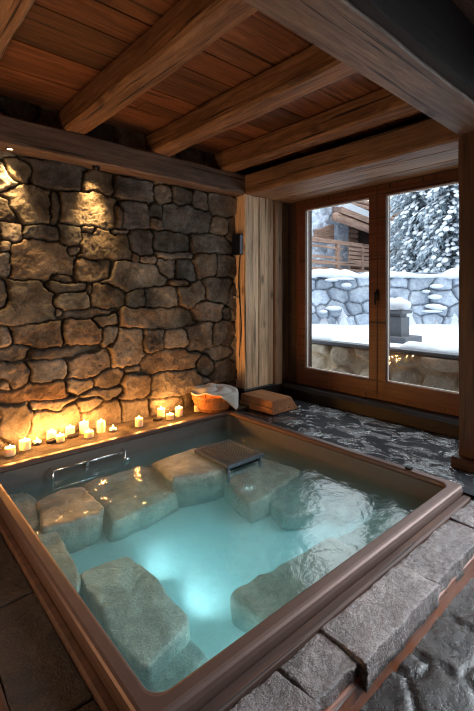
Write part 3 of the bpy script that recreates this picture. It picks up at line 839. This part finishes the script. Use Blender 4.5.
for k, (u, v, lab) in enumerate([(53, 442, 'small dark pebble among the candles farthest from the bowl'), (158, 420, 'flat dark pebble before the twelfth candle'), (73, 437, 'brown pebble between two clusters of candles')]):
    p = on_z(u, v, LZ); p.y = min(max(p.y, 3.36), 3.6)
    pol = [(.055 * math.cos(a), .028 * math.sin(a)) for a in np.linspace(0, 2 * PI, 14)[:-1]]
    o = rock('pebble', pol, 0, .026, M['slabdark'], None, .012, .004, .92, seed=300 + k, n=40, freq=14); o.location = p
    lab = ['dark pebble beside the twelfth candle from the wooden bowl', 'flat dark pebble before the fourth candle from the wooden bowl', 'dark pebble between the ninth and tenth candles from the wooden bowl'][k]
    tag(o, lab, 'pebble', 'pebbles on the candle ledge')

# ------------------------------------------------------------------ bowl, towel, block
bp = on_z(213, 409, LZ); bp = Vector((bp.x, 3.44, LZ))
e = empty('wooden_bowl', bp); tag(e, 'round wooden bowl at the end of the candle ledge', 'bowl')
mb = MB(); mb.lathe([(.0001, 0), (.155, 0), (.165, .006), (.20, .075), (.222, .155), (.226, .165), (.218, .168), (.208, .16), (.187, .08), (.155, .02), (.0001, .016)], n=48)
mb.build('bowl_body', M['bowlw'], e, True)
mb = MB()
for z, r in ((.045, .188), (.125, .217)): mb.lathe([(r - .004, z - .006), (r + .003, z - .006), (r + .003, z + .006), (r - .004, z + .006)], n=48)
tag(mb.build('hoop', M['bowlw'], e, True))
def towel():
    na, nr = 96, 30; vs = []; fs = []
    a_d = math.atan2(-.70, .72)   # drapes over towards the window
    for i in range(nr + 1):
        t = i / nr
        for k in range(na):
            a = 2 * PI * k / na
            da = abs((a - a_d + PI) % (2 * PI) - PI)
            out = max(0, 1 - (da / 1.25) ** 2)
            L = .222 + .21 * out + .014 * math.sin(5 * a)
            s = L * t; R = .228
            if s <= R: r = s; z = .185 + .045 * (1 - (s / R) ** 2) + .012 * math.sin(9 * s / R + 3 * a)
            else:
                o_ = s - R; r = R + .022 * (1 - math.exp(-o_ / .02)); z = .188 - max(0, o_ - .02) * 1.0 + .006
                r += .010 * math.sin(9 * a) * min(1, o_ / .06)
            nz = mn.noise_vector(Vector((r * math.cos(a) * 9, r * math.sin(a) * 9, z * 9)))
            vs.append((r * math.cos(a) + nz.x * .006, r * math.sin(a) + nz.y * .006, max(z + nz.z * .014, .006)))
    for i in range(nr):
        for k in range(na): fs.append((i * na + k, i * na + (k + 1) % na, (i + 1) * na + (k + 1) % na, (i + 1) * na + k))
    o = mesh('towel', vs, fs, M['towel'], None, True); o.location = bp + Vector((0, 0, .004))
    m = o.modifiers.new('thick', 'SOLIDIFY'); m.thickness = .012; m.offset = 0
    tag(o, 'crumpled white towel draped over the wooden bowl', 'towel')
towel()

blk = empty('wooden_block', (3.28, 3.19, -.046)); tag(blk, 'pale tapered wooden block on the slate before the pier', 'wooden block')
def wedge():
    bm = bmesh.new()
    b = [(-.20, -.25), (.20, -.25), (.20, .25), (-.20, .25)]; t = [(-.19, -.235), (.12, -.215), (.12, .23), (-.19, .24)]
    v = [bm.verts.new((x, y, 0)) for x, y in b] + [bm.verts.new((x, y, .135)) for x, y in t]
    for f in ((0, 3, 2, 1), (4, 5, 6, 7), (0, 1, 5, 4), (1, 2, 6, 5), (2, 3, 7, 6), (3, 0, 4, 7)): bm.faces.new([v[i] for i in f])
    bmesh.ops.bevel(bm, geom=bm.edges[:], offset=.006, segments=2, affect='EDGES')
    me = bpy.data.meshes.new('block_body'); bm.to_mesh(me); bm.free()
    o = link('block_body', me, M['block'], blk); fix_normals(o)
    for sx in (-.14, .14):
        for sy in (-.18, .18):
            mb = MB(); mb.box((sx - .02, sy - .02, -.004), (sx + .02, sy + .02, .002)); mb.build('foot_pad', M['black'], blk)
wedge()

# control box, cable and hook on the pier
cb = empty('control_box', (3.19, 3.595, 1.62)); tag(cb, 'dark blue control box hung on the timber pier', 'control box')
z0 = on_x(238, 255, 3.2).z; z1 = on_x(238, 234.5, 3.2).z
mb = MB(); mb.box((3.165, 3.535, z0), (3.228, 3.665, z1), bev=.008); kid(mb, 'box_body', M['darkbox'], cb)
mb = MB(); mb.box((3.172, 3.529, z0 + .01), (3.222, 3.537, z1 - .01), bev=.002); tag(kid(mb, 'side_panel', M['palebox'], cb), 'pale blue side panel')
mb = MB(); pts = []
for k in range(26):
    t = k / 25; pts.append((3.212 - .006 * math.sin(t * 5), 3.575 + .018 * math.sin(t * 7) + .01 * t, z0 + .01 - t * (z0 - .45)))
mb.tube(pts, .006, 8); kid(mb, 'cable', M['black'], cb, smooth=True)
hk = on_x(236, 297, 3.2)
mb = MB(); mb.tube([(3.225, 3.62, hk.z - .005), (3.19, 3.64, hk.z), (3.165, 3.66, hk.z + .002), (3.155, 3.665, hk.z + .016)], .009)
mb.lathe([(.0001, 0), (.018, 0), (.018, .008), (.0001, .008)], (3.212, 3.62, hk.z - .012), 16)
tag(mb.build('wall_hook', M['white'], smooth=True), 'small white hook beside the hanging cable', 'hook')

# downlights in the wall beam
for k, (u, lab) in enumerate(((10, 'round recessed downlight at the visible end of the wall beam'), (96, 'round recessed downlight nearer the middle of the wall beam'))):
    p = on_y(u, 160, 3.575); p.z = 2.298
    e = empty('downlight', p); tag(e, lab, 'downlight', 'recessed downlights in the wall beam')
    dz = .004 + .024 * k
    mb = MB(); mb.lathe([(.0001, .012), (.022, .012), (.022, -dz), (.030, -dz), (.034, .004)], n=28); mb.build('lamp_ring', M['iron'], e, True)
    mb = MB(); mb.lathe([(.0001, -.001), (.021, -.001), (.021, .008)], n=28); mb.build('lamp_lens', M['lampglow'], e, True)
    L = bpy.data.lights.new('downlight_light', 'SPOT'); L.energy = 85; L.color = (1.0, .66, .30); L.spot_size = .95; L.spot_blend = .9; L.shadow_soft_size = .05
    lo = bpy.data.objects.new('downlight_light', L); COL.objects.link(lo); lo.location = p + Vector((0, -.0, -.034)); lo.rotation_euler = (math.radians(13), 0, 0)

# ------------------------------------------------------------------ outside
def terrain():
    n1 = 90; vs = []; fs = []
    xs = np.linspace(4.28, 34, 110); ys = np.linspace(-14, 26, 120)
    P0 = at_d(300, 292, 9.9); P1 = at_d(480, 292, 9.9)
    fw = Vector((FX, FY))
    for y in ys:
        for x in xs:
            d = FX * x + FY * y
            if x < 5.0: z = -.35
            else:
                z = .46 + .05 * (mn.noise(Vector((x * .9, y * .9, 0))))
                if d > 9.85: z = 1.5 + .055 * (d - 9.9) + .10 * mn.noise(Vector((x * .6, y * .6, 4)))
                if d > 20: z += (d - 20) * .22
            vs.append((x, y, z))
    nx = len(xs)
    for j in range(len(ys) - 1):
        for i in range(nx - 1): fs.append((j * nx + i, j * nx + i + 1, (j + 1) * nx + i + 1, (j + 1) * nx + i))
    o = mesh('snow_ground', vs, fs, M['snow'], None, True)
    tag(o, 'snow covered ground outside the window', kind='structure')
terrain()

def fieldwall(name, p0, p1, z0, z1, mat, seeds_size, relief, step, seed, mortar=(.3, .3, .32), thick=.3, label='', tone=(.7, 1.1), ell=False):
    p0 = Vector((p0[0], p0[1], 0)); p1 = Vector((p1[0], p1[1], 0)); D = (p1 - p0); L = D.length; D.normalize()
    N = Vector((D.y, -D.x, 0))
    if N.dot(-p0) < 0: N = -N
    S = np.arange(0, L, step); T = np.arange(z0, z1, step); A, B = np.meshgrid(S, T)
    r = random.Random(seed); seeds = []
    row = 0; t = z0
    while t < z1 + .1:
        hh = r.uniform(*seeds_size[1]); s = -r.uniform(0, .3)
        while s < L + .3:
            w = r.uniform(*seeds_size[0]); seeds.append((s + w / 2, t + hh / 2 + r.uniform(-.25, .25) * hh, w / 2, hh / 2 * r.uniform(.8, 1.2), r.uniform(-.25, .25))); s += w
        t += hh
    idx, e, m1 = stone_field(A, B, seeds, 2.3, (.08, 4), seed=seed)
    if ell: pr = np.clip((1.0 - m1) / .35, 0, 1)
    else: pr = np.clip(e / .035, 0, 1)
    pr = 1 - (1 - pr) ** 2.2
    rs = np.random.RandomState(seed); off = rs.uniform(.5, 1.15, len(seeds))
    h = pr * (relief * off[idx] + (fbm(A * 6, B * 6, seed) - .5) * .06)
    tone_ = rs.uniform(tone[0], tone[1], len(seeds)); C = tone_[idx][..., None] * np.ones(3)
    C = C * pr[..., None] + np.array(mortar) * (1 - pr[..., None])
    ny, nx = A.shape
    V = [(p0 + D * a + N * hh_) for a, hh_ in zip(A.ravel(), h.ravel())]
    V = [(v.x, v.y, b) for v, b in zip(V, B.ravel())]
    I = np.arange(ny * nx).reshape(ny, nx)
    Fq = np.stack([I[:-1, :-1], I[:-1, 1:], I[1:, 1:], I[1:, :-1]], -1).reshape(-1, 4).tolist()
    b = len(V); q0 = p0 - N * thick; q1 = p0 + D * S[-1] - N * thick
    V += [(q0.x, q0.y, z0), (q1.x, q1.y, z0), (q1.x, q1.y, T[-1]), (q0.x, q0.y, T[-1])]
    Fq += [I[-1, :].tolist() + [b + 2, b + 3], [b, b + 1, b + 2, b + 3], I[:, 0].tolist() + [b + 3, b], I[:, -1].tolist() + [b + 2, b + 1]]
    o = mesh(name, V, Fq, mat, None, True); fix_normals(o)
    a = o.data.color_attributes.new('tint', 'FLOAT_COLOR', 'POINT')
    a.data.foreach_set('color', np.concatenate([np.concatenate([C.reshape(-1, 3), np.ones((ny * nx, 1))], 1), np.ones((4, 4))]).astype(np.float32).ravel())
    return o, p0, D, N, L
w0 = at_d(255, 292, 9.7); w1 = at_d(560, 292, 9.7)
o, p0, D, N, L = fieldwall('garden_wall', w0, w1, .35, 1.66, M['outstone'], ((.28, .62), (.20, .34)), .11, .022, 77, thick=.4)
tag(o, 'grey dry-stone garden wall holding back the snow', 'garden wall')
# snow lying on the garden wall and in its joints
def snow_lumps():
    vs = []; fs = []; r = random.Random(9)
    n = 150; m = 12
    for i in range(n + 1):
        s = L * i / n
        w = .30 + .10 * mn.noise(Vector((s * 1.3, 1, 1))); hgt = .10 + .24 * mn.noise(Vector((s * .9, 5, 2))) + .05 * mn.noise(Vector((s * 4, 5, 2)))
        c = p0 + D * s - N * .12
        for k in range(m + 1):
            a = PI * k / m; q = c + N * (w * math.cos(a) * (1.0 if k else 1.0)); z = 1.58 + hgt * math.sin(a) ** .8 - (.06 + .05 * mn.noise(Vector((s * 3, 8, 3))) if k in (0, m) else 0)
            vs.append((q.x, q.y, z))
    for i in range(n):
        for k in range(m): fs.append((i * (m + 1) + k, i * (m + 1) + k + 1, (i + 1) * (m + 1) + k + 1, (i + 1) * (m + 1) + k))
        fs.append((i * (m + 1), (i + 1) * (m + 1), (i + 1) * (m + 1) + m, i * (m + 1) + m))
    # tufts caught on stones
    for q in range(30):
        s = r.uniform(.2, L - .2); z = r.uniform(.75, 1.5); c = p0 + D * s + N * .15; b = len(vs); rx = r.uniform(.08, .30); rz = r.uniform(.025, .06)
        for j in range(7):
            ph = PI * j / 6
            for k in range(10):
                a = 2 * PI * k / 10; v = c + D * (rx * math.sin(ph) * math.cos(a)) + N * (.11 * math.sin(ph) * math.sin(a)); vs.append((v.x, v.y, z + rz * math.cos(ph)))
        for j in range(6):
            for k in range(10): fs.append((b + j * 10 + k, b + j * 10 + (k + 1) % 10, b + (j + 1) * 10 + (k + 1) % 10, b + (j + 1) * 10 + k))
    o = mesh('snow_cap', vs, fs, M['snow'], None, True); fix_normals(o)
    tag(o, 'thick snow lying along the dry-stone garden wall', 'snow', kind='stuff')
snow_lumps()
# drift at the foot of the garden wall
# low parapet just outside the glass
o, p0b, Db, Nb, Lb = fieldwall('parapet_wall', (4.95, 5.6), (4.95, -1.2), -.35, .47, M['tanstone'], ((.35, .62), (.26, .36)), .10, .02, 91, mortar=(1.05, .98, .88), thick=.35, tone=(.72, 1.0), ell=True)
tag(o, 'low tan rubble parapet wall close outside the window', 'parapet wall')
mb = MB(); mb.box((4.84, -1.3, .465), (5.38, 5.6, .51), bev=.01)
tag(mb.build('coping_slab', M['slate']), 'long slate coping slab on the low parapet', 'coping')
# snow on coping
def coping_snow():
    vs = []; fs = []; n = 120; m = 10
    for i in range(n + 1):
        y = -1.25 + 6.8 * i / n
        w = .19 + .03 * mn.noise(Vector((y * 2, 1, 7))); h = .07 + .05 * mn.noise(Vector((y * 1.1, 3, 3)))
        if 2.6 < y < 3.6: h = .015
        for k in range(m + 1):
            a = PI * k / m; vs.append((5.16 + w * math.cos(a), y, .505 + max(h, .012) * math.sin(a)))
    for i in range(n):
        for k in range(m): fs.append((i * (m + 1) + k, i * (m + 1) + k + 1, (i + 1) * (m + 1) + k + 1, (i + 1) * (m + 1) + k))
    o = mesh('coping_snow', vs, fs, M['snow'], None, True); fix_normals(o)
    tag(o, 'strip of snow lying on the slate coping', 'snow', kind='stuff')
coping_snow()
# snow-capped stone lantern
c = at_d(397, 338, 6.3); gz = .43
e = empty('stone_lantern', (c.x, c.y, gz)); tag(e, 'small square stone lantern wearing a cap of snow outside', 'stone lantern')
mb = MB(); mb.box((-.26, -.26, .0), (.26, .26, .12), bev=.012); mb.build('lantern_base', M['slate'], e)
mb = MB(); mb.box((-.13, -.13, .11), (.13, .13, .40), bev=.01); mb.build('lantern_body', M['slate'], e)
mb = MB(); mb.box((-.10, -.10, .39), (.10, .10, .46), bev=.01); mb.box((-.16, -.16, .45), (.16, .16, .50), bev=.012); mb.build('lantern_roof', M['slate'], e)
mb = MB()
prof = []
for k in range(11):
    a = PI * k / 10; prof.append((max(.0001, .20 * math.sin(a) ** .7), .575 - .095 * math.cos(a)))
mb.lathe(prof, n=28); mb.build('lantern_snow', M['snow'], e, True)

# chalet
YC = 10.1
ch = empty('chalet', (14.5, YC, 1.6)); tag(ch, 'brown timber chalet with balcony and stone gable outside', 'chalet')
def cz(u, v): return on_y(u, v, YC)
mb = MB(); mb.box((10, YC, 1.2), (12.4, YC + 5, 5.4)); mb.box((15.0, YC - .1, 1.2), (21, YC + 5, 5.2)); kid(mb, 'timber_wall', M['chaletwood'], ch)
mb = MB(); z = 2.0
while z < 5.1: mb.tube([(15.0, YC - .12, z), (21, YC - .12, z)], .10, 8); z += .22
kid(mb, 'log_course', M['chaletwood'], ch, smooth=True)
o, *_ = fieldwall('stone_gable', (12.2, YC - .05), (15.05, YC - .05), 1.4, 5.8, M['outstone'], ((.35, .8), (.25, .5)), .12, .05, 120, mortar=(1.5, 1.5, 1.5), thick=.5, tone=(1.2, 1.9))
o.parent = ch; o.location = -ch.location
mb = MB()
yb0 = YC - .9
ra = on_y(310, 238.5, yb0); rb = on_y(372, 246, yb0)
zr = (ra.z + rb.z) / 2
mb.box((9.5, yb0 - .05, zr - .10), (21, yb0 + .06, zr + .05), bev=.01)
mb.box((9.5, yb0 - .04, zr - .86), (21, yb0 + .05, zr - .72), bev=.01)
for x in np.arange(9.8, 20, 1.65): mb.box((x - .07, yb0 - .06, zr - 1.0), (x + .07, yb0 + .06, zr + .02), bev=.01)
kid(mb, 'balcony_rail', M['chaletwood'], ch)
mb = MB()
for zz in (.20, .36, .52, .66): mb.box((13.8, yb0 - .02, zr - zz - .06), (21, yb0 + .02, zr - zz + .05))
for zz in (.24, .60): mb.box((9.5, yb0 - .02, zr - zz - .04), (13.4, yb0 + .02, zr - zz + .04))
kid(mb, 'balcony_boards', M['chaletwood'], ch)
mb = MB(); mb.box((9.5, yb0 - .05, zr - 1.18), (21, YC, zr - .98)); kid(mb, 'balcony_floor', M['chaletwood'], ch)
mb = MB(); mb.box((9.5, YC - .3, 1.2), (21, YC, zr - 1.15)); kid(mb, 'undercroft', M['chaletdark'], ch)
# gable roof running towards the viewer, eave falls with distance
mb = MB()
e0 = on_y(339, 213, YC - 1.2)
def rbox(dz, th, ya, yb_):
    x0, x1 = e0.x, 22.0; s = -.10
    pts = [(x0, ya, e0.z + dz), (x1, ya, e0.z + dz + s * (x1 - x0)), (x1, yb_, e0.z + dz + s * (x1 - x0) + .45), (x0 + 1.4, yb_, e0.z + dz + .45)]
    vs = pts + [(p[0], p[1], p[2] + th) for p in pts]
    return vs, [(0, 3, 2, 1), (4, 5, 6, 7), (0, 1, 5, 4), (1, 2, 6, 5), (2, 3, 7, 6), (3, 0, 4, 7)]
mb.add(*rbox(0, .22, YC - 1.3, YC + .2)); kid(mb, 'roof', M['chaletwood'], ch)
mb = MB()
for q in range(3): mb.tube([(e0.x - .1 + q * .75, YC - 1.1 + q * .5, e0.z - .12 + q * .16), (21, YC - 1.1 + q * .5, e0.z - .12 + q * .16 - .10 * (21 - e0.x))], .16, 10)
kid(mb, 'roof_purlin', M['chaletwood'], ch, smooth=True)
mb = MB(); mb.add(*rbox(.22, .30, YC - 1.2, YC + .2)); kid(mb, 'roof_snow', M['snow'], ch)
wc = on_y(363, 232, YC - .1)
mb = MB(); mb.box((wc.x - .55, YC - .26, wc.z - .6), (wc.x + .6, YC - .16, wc.z + .6)); fr = kid(mb, 'shutter', M['chaletdark'], ch)
pp = on_y(322, 232, YC - .2)
mb = MB(); mb.add([(pp.x - .5, YC - .32, pp.z - .35), (pp.x + .6, YC - .32, pp.z - .35), (pp.x + .6, YC - .32, pp.z + .35), (pp.x - .5, YC - .32, pp.z + .0),
                   (pp.x - .5, YC - .1, pp.z - .35), (pp.x + .6, YC - .1, pp.z - .35), (pp.x + .6, YC - .1, pp.z + .35), (pp.x - .5, YC - .1, pp.z + .0)],
                  [(0, 1, 2, 3), (7, 6, 5, 4), (0, 4, 5, 1), (1, 5, 6, 2), (2, 6, 7, 3), (3, 7, 4, 0)])
kid(mb, 'lean_to_gable', M['chaletwood'], ch)

# snowy spruces
def spruce_meshes(h, r, seed):
    R = random.Random(seed); fol = MB(); sn = MB()
    z = .04 * h
    while z < .985 * h:
        t = z / h; L = r * (1 - t) ** .8 * R.uniform(.85, 1.12) + .10
        nb = int(7 + 5 * (1 - t)); a0 = R.uniform(0, 6)
        for k in range(nb):
            a = a0 + 2 * PI * k / nb + R.uniform(-.25, .25); Lb = L * R.uniform(.65, 1.2)
            dr = Vector((math.cos(a), math.sin(a), 0)); sd = Vector((-dr.y, dr.x, 0))
            z_ = z + R.uniform(-.10, .10); n = 8; pts = []
            for i in range(n):
                q = i / (n - 1); pts.append(dr * (Lb * q) + Vector((0, 0, z_ + .16 * Lb * q - .58 * Lb * q * q)))
            vs = []; fs = []
            for i in range(1, n):
                p = pts[i]; w = .20 * (1.3 - i / n)
                for sgn in (-1, 1):
                    for hang in (.3, .8, 1.3):
                        b = len(vs); tip = p + sd * (sgn * w * R.uniform(.6, 1.3)) + dr * R.uniform(.02, .16) - Vector((0, 0, hang * .17 * R.uniform(.5, 1.2)))
                        vs += [p - dr * .045, p + dr * .025, tip]; fs.append((b, b + 1, b + 2))
            fol.add(vs, fs)
            for q in (.38, .58, .78, .97):
                if R.random() < .12: continue
                f = min(7 * q, 6.999); i0 = int(f); p = pts[i0].lerp(pts[i0 + 1], f - i0) + sd * R.uniform(-.07, .07)
                t_ = (pts[i0 + 1] - pts[i0]).normalized(); la = R.uniform(.07, .13); wa = R.uniform(.05, .095); up = sd.cross(t_).normalized()
                if up.z < 0: up = -up
                vs = []; fs = []; n1, n2 = 4, 5
                for i in range(n1 + 1):
                    c_ = math.cos(PI * i / n1); s_ = math.sin(PI * i / n1)
                    for j in range(n2 + 1):
                        bb = PI * j / n2; vs.append(p + t_ * (la * c_) + sd * (wa * s_ * math.cos(bb)) + up * (.008 + wa * .62 * s_ * math.sin(bb)))
                for i in range(n1):
                    for j in range(n2): fs.append((i * (n2 + 1) + j, i * (n2 + 1) + j + 1, (i + 1) * (n2 + 1) + j + 1, (i + 1) * (n2 + 1) + j))
                sn.add(vs, fs)
        z += (.0165 + .006 * R.random()) * h
    return fol, sn
PROTO = []
for k, (h, r) in enumerate(((5.8, 1.25), (5.4, 1.45), (6.6, 1.5))):
    fol, sn = spruce_meshes(h, r, 500 + k); e = None
    PROTO.append((h, fol, sn))
SP = [(419, 14.2, 0, 'slender snowy spruce just beside the window mullion', 1.0), (452, 13.2, 1, 'broad snowy spruce half hidden by the dark post', 1.0), (437, 17.5, 2, 'tall snowy spruce filling the middle of the window view', 1.0),
      (478, 16.0, 2, 'snowy spruce mostly behind the dark post', 1.0), (404, 21.5, 0, 'distant snowy spruce next to the slender one', 1.1), (462, 22.0, 0, 'distant snowy spruce between the tall one and the post', 1.2),
      (421, 26, 2, 'remote snowy spruce up the slope behind the slender one', 1.1), (446, 29, 2, 'remote snowy spruce up the slope behind the tall one', 1.2), (480, 27, 1, 'remote snowy spruce up the slope beyond the post', 1.5), (505, 14.5, 0, 'snowy spruce outside beyond the post', 1.0)]
first = {}
for i, (u, d, k, lab, s) in enumerate(SP):
    h, fol, sn = PROTO[k]
    p = at_d(u, 292, d); p.z = 1.5 + .055 * (d - 9.9) + max(0, d - 20) * .22 - .3
    if k not in first:
        e = empty('snowy_spruce', p)
        mb = MB(); mb.tube([(0, 0, -.3), (0, 0, h * .5), (0, 0, h * .98)], [.20, .11, .015], 10); a = mb.build('trunk', M['bark'], e, True)
        b = fol.build('foliage', M['needle'], e, False, recalc=False); c_ = sn.build('snow_load', M['snow'], e, True, recalc=False)
        first[k] = e
    else:
        src = first[k]; e = src.copy(); COL.objects.link(e); e.location = p
        for chd in list(src.children):
            q = chd.copy(); COL.objects.link(q); q.parent = e
    e.scale = (s, s, s); e.rotation_euler = (0, 0, i * 1.3)
    tag(e, lab, 'spruce tree', 'snowy spruces outside the window')

# ------------------------------------------------------------------ lights, sky, camera
W = bpy.data.worlds.new('overcast_sky'); SC.world = W; W.use_nodes = True
bg = W.node_tree.nodes['Background']; bg.inputs['Color'].default_value = (.86, .93, 1.0, 1); wt = W.node_tree
tcw = wt.nodes.new('ShaderNodeTexCoord'); sx = wt.nodes.new('ShaderNodeSeparateXYZ'); mr = wt.nodes.new('ShaderNodeMapRange')
wt.links.new(tcw.outputs['Generated'], sx.inputs[0]); wt.links.new(sx.outputs['Z'], mr.inputs['Value'])
mr.inputs['From Min'].default_value = 0; mr.inputs['From Max'].default_value = 1; mr.inputs['To Min'].default_value = 1.2; mr.inputs['To Max'].default_value = 3.9
wt.links.new(mr.outputs['Result'], bg.inputs['Strength'])   # overcast sky, brighter overhead than at the horizon
def area(name, loc, direction, size, energy, col):
    L = bpy.data.lights.new(name, 'AREA'); L.energy = energy; L.color = col; L.shape = 'RECTANGLE'; L.size, L.size_y = size
    o = bpy.data.objects.new(name, L); COL.objects.link(o); o.location = loc; o.rotation_euler = Vector(direction).to_track_quat('-Z', 'Z').to_euler(); return o
# added warm fill, low and out of view, without a fixture
L = bpy.data.lights.new('warm_fill', 'POINT'); L.energy = 48; L.color = (1.0, .62, .34); L.shadow_soft_size = .12
lo = bpy.data.objects.new('warm_fill', L); COL.objects.link(lo); lo.location = (-.55, 2.1, .5)

# unseen spot added above the tub to brighten the boulder tops
L = bpy.data.lights.new('tub_fill_spot', 'SPOT'); L.energy = 85; L.color = (1.0, .92, .80); L.spot_size = 1.0; L.spot_blend = .8; L.shadow_soft_size = .05
lo = bpy.data.objects.new('tub_fill_spot', L); COL.objects.link(lo); lo.location = (.75, .85, 2.35); lo.rotation_euler = (Vector((1.55, 2.1, -.3)) - lo.location).to_track_quat('-Z', 'Y').to_euler()
# area light added inside the second window to strengthen its daylight
area('daylight_fill', (XW - .06, -.2, 1.2), (-1, .15, -.55), (2.0, 1.8), 110, (.84, .92, 1.0)).data.spread = 2.0

cam = bpy.data.cameras.new('camera'); co = bpy.data.objects.new('camera', cam); COL.objects.link(co)
co.location = (0, 0, CH)
fwd = Vector((FX, FY, 0)).normalized()
co.rotation_euler = fwd.to_track_quat('-Z', 'Y').to_euler()
cam.sensor_fit = 'AUTO'; cam.sensor_width = 36; cam.lens = 36 * F / 711
cam.shift_x = 0; cam.shift_y = -(355.5 - HV) / 711
cam.clip_start = .02; cam.clip_end = 200
SC.camera = co

v = SC.view_settings; v.view_transform = 'Standard'; v.look = 'None'; v.gamma = 1; v.use_curve_mapping = False; v.exposure = 0.0
c = SC.cycles
c.use_denoising = True; c.filter_width = 1.1; c.max_bounces = 10; c.diffuse_bounces = 5; c.glossy_bounces = 4; c.transparent_max_bounces = 16; c.volume_bounces = 1
c.sample_clamp_indirect = 6.0; c.use_adaptive_sampling = False; c.denoising_prefilter = 'ACCURATE'; c.denoising_input_passes = 'RGB_ALBEDO_NORMAL'
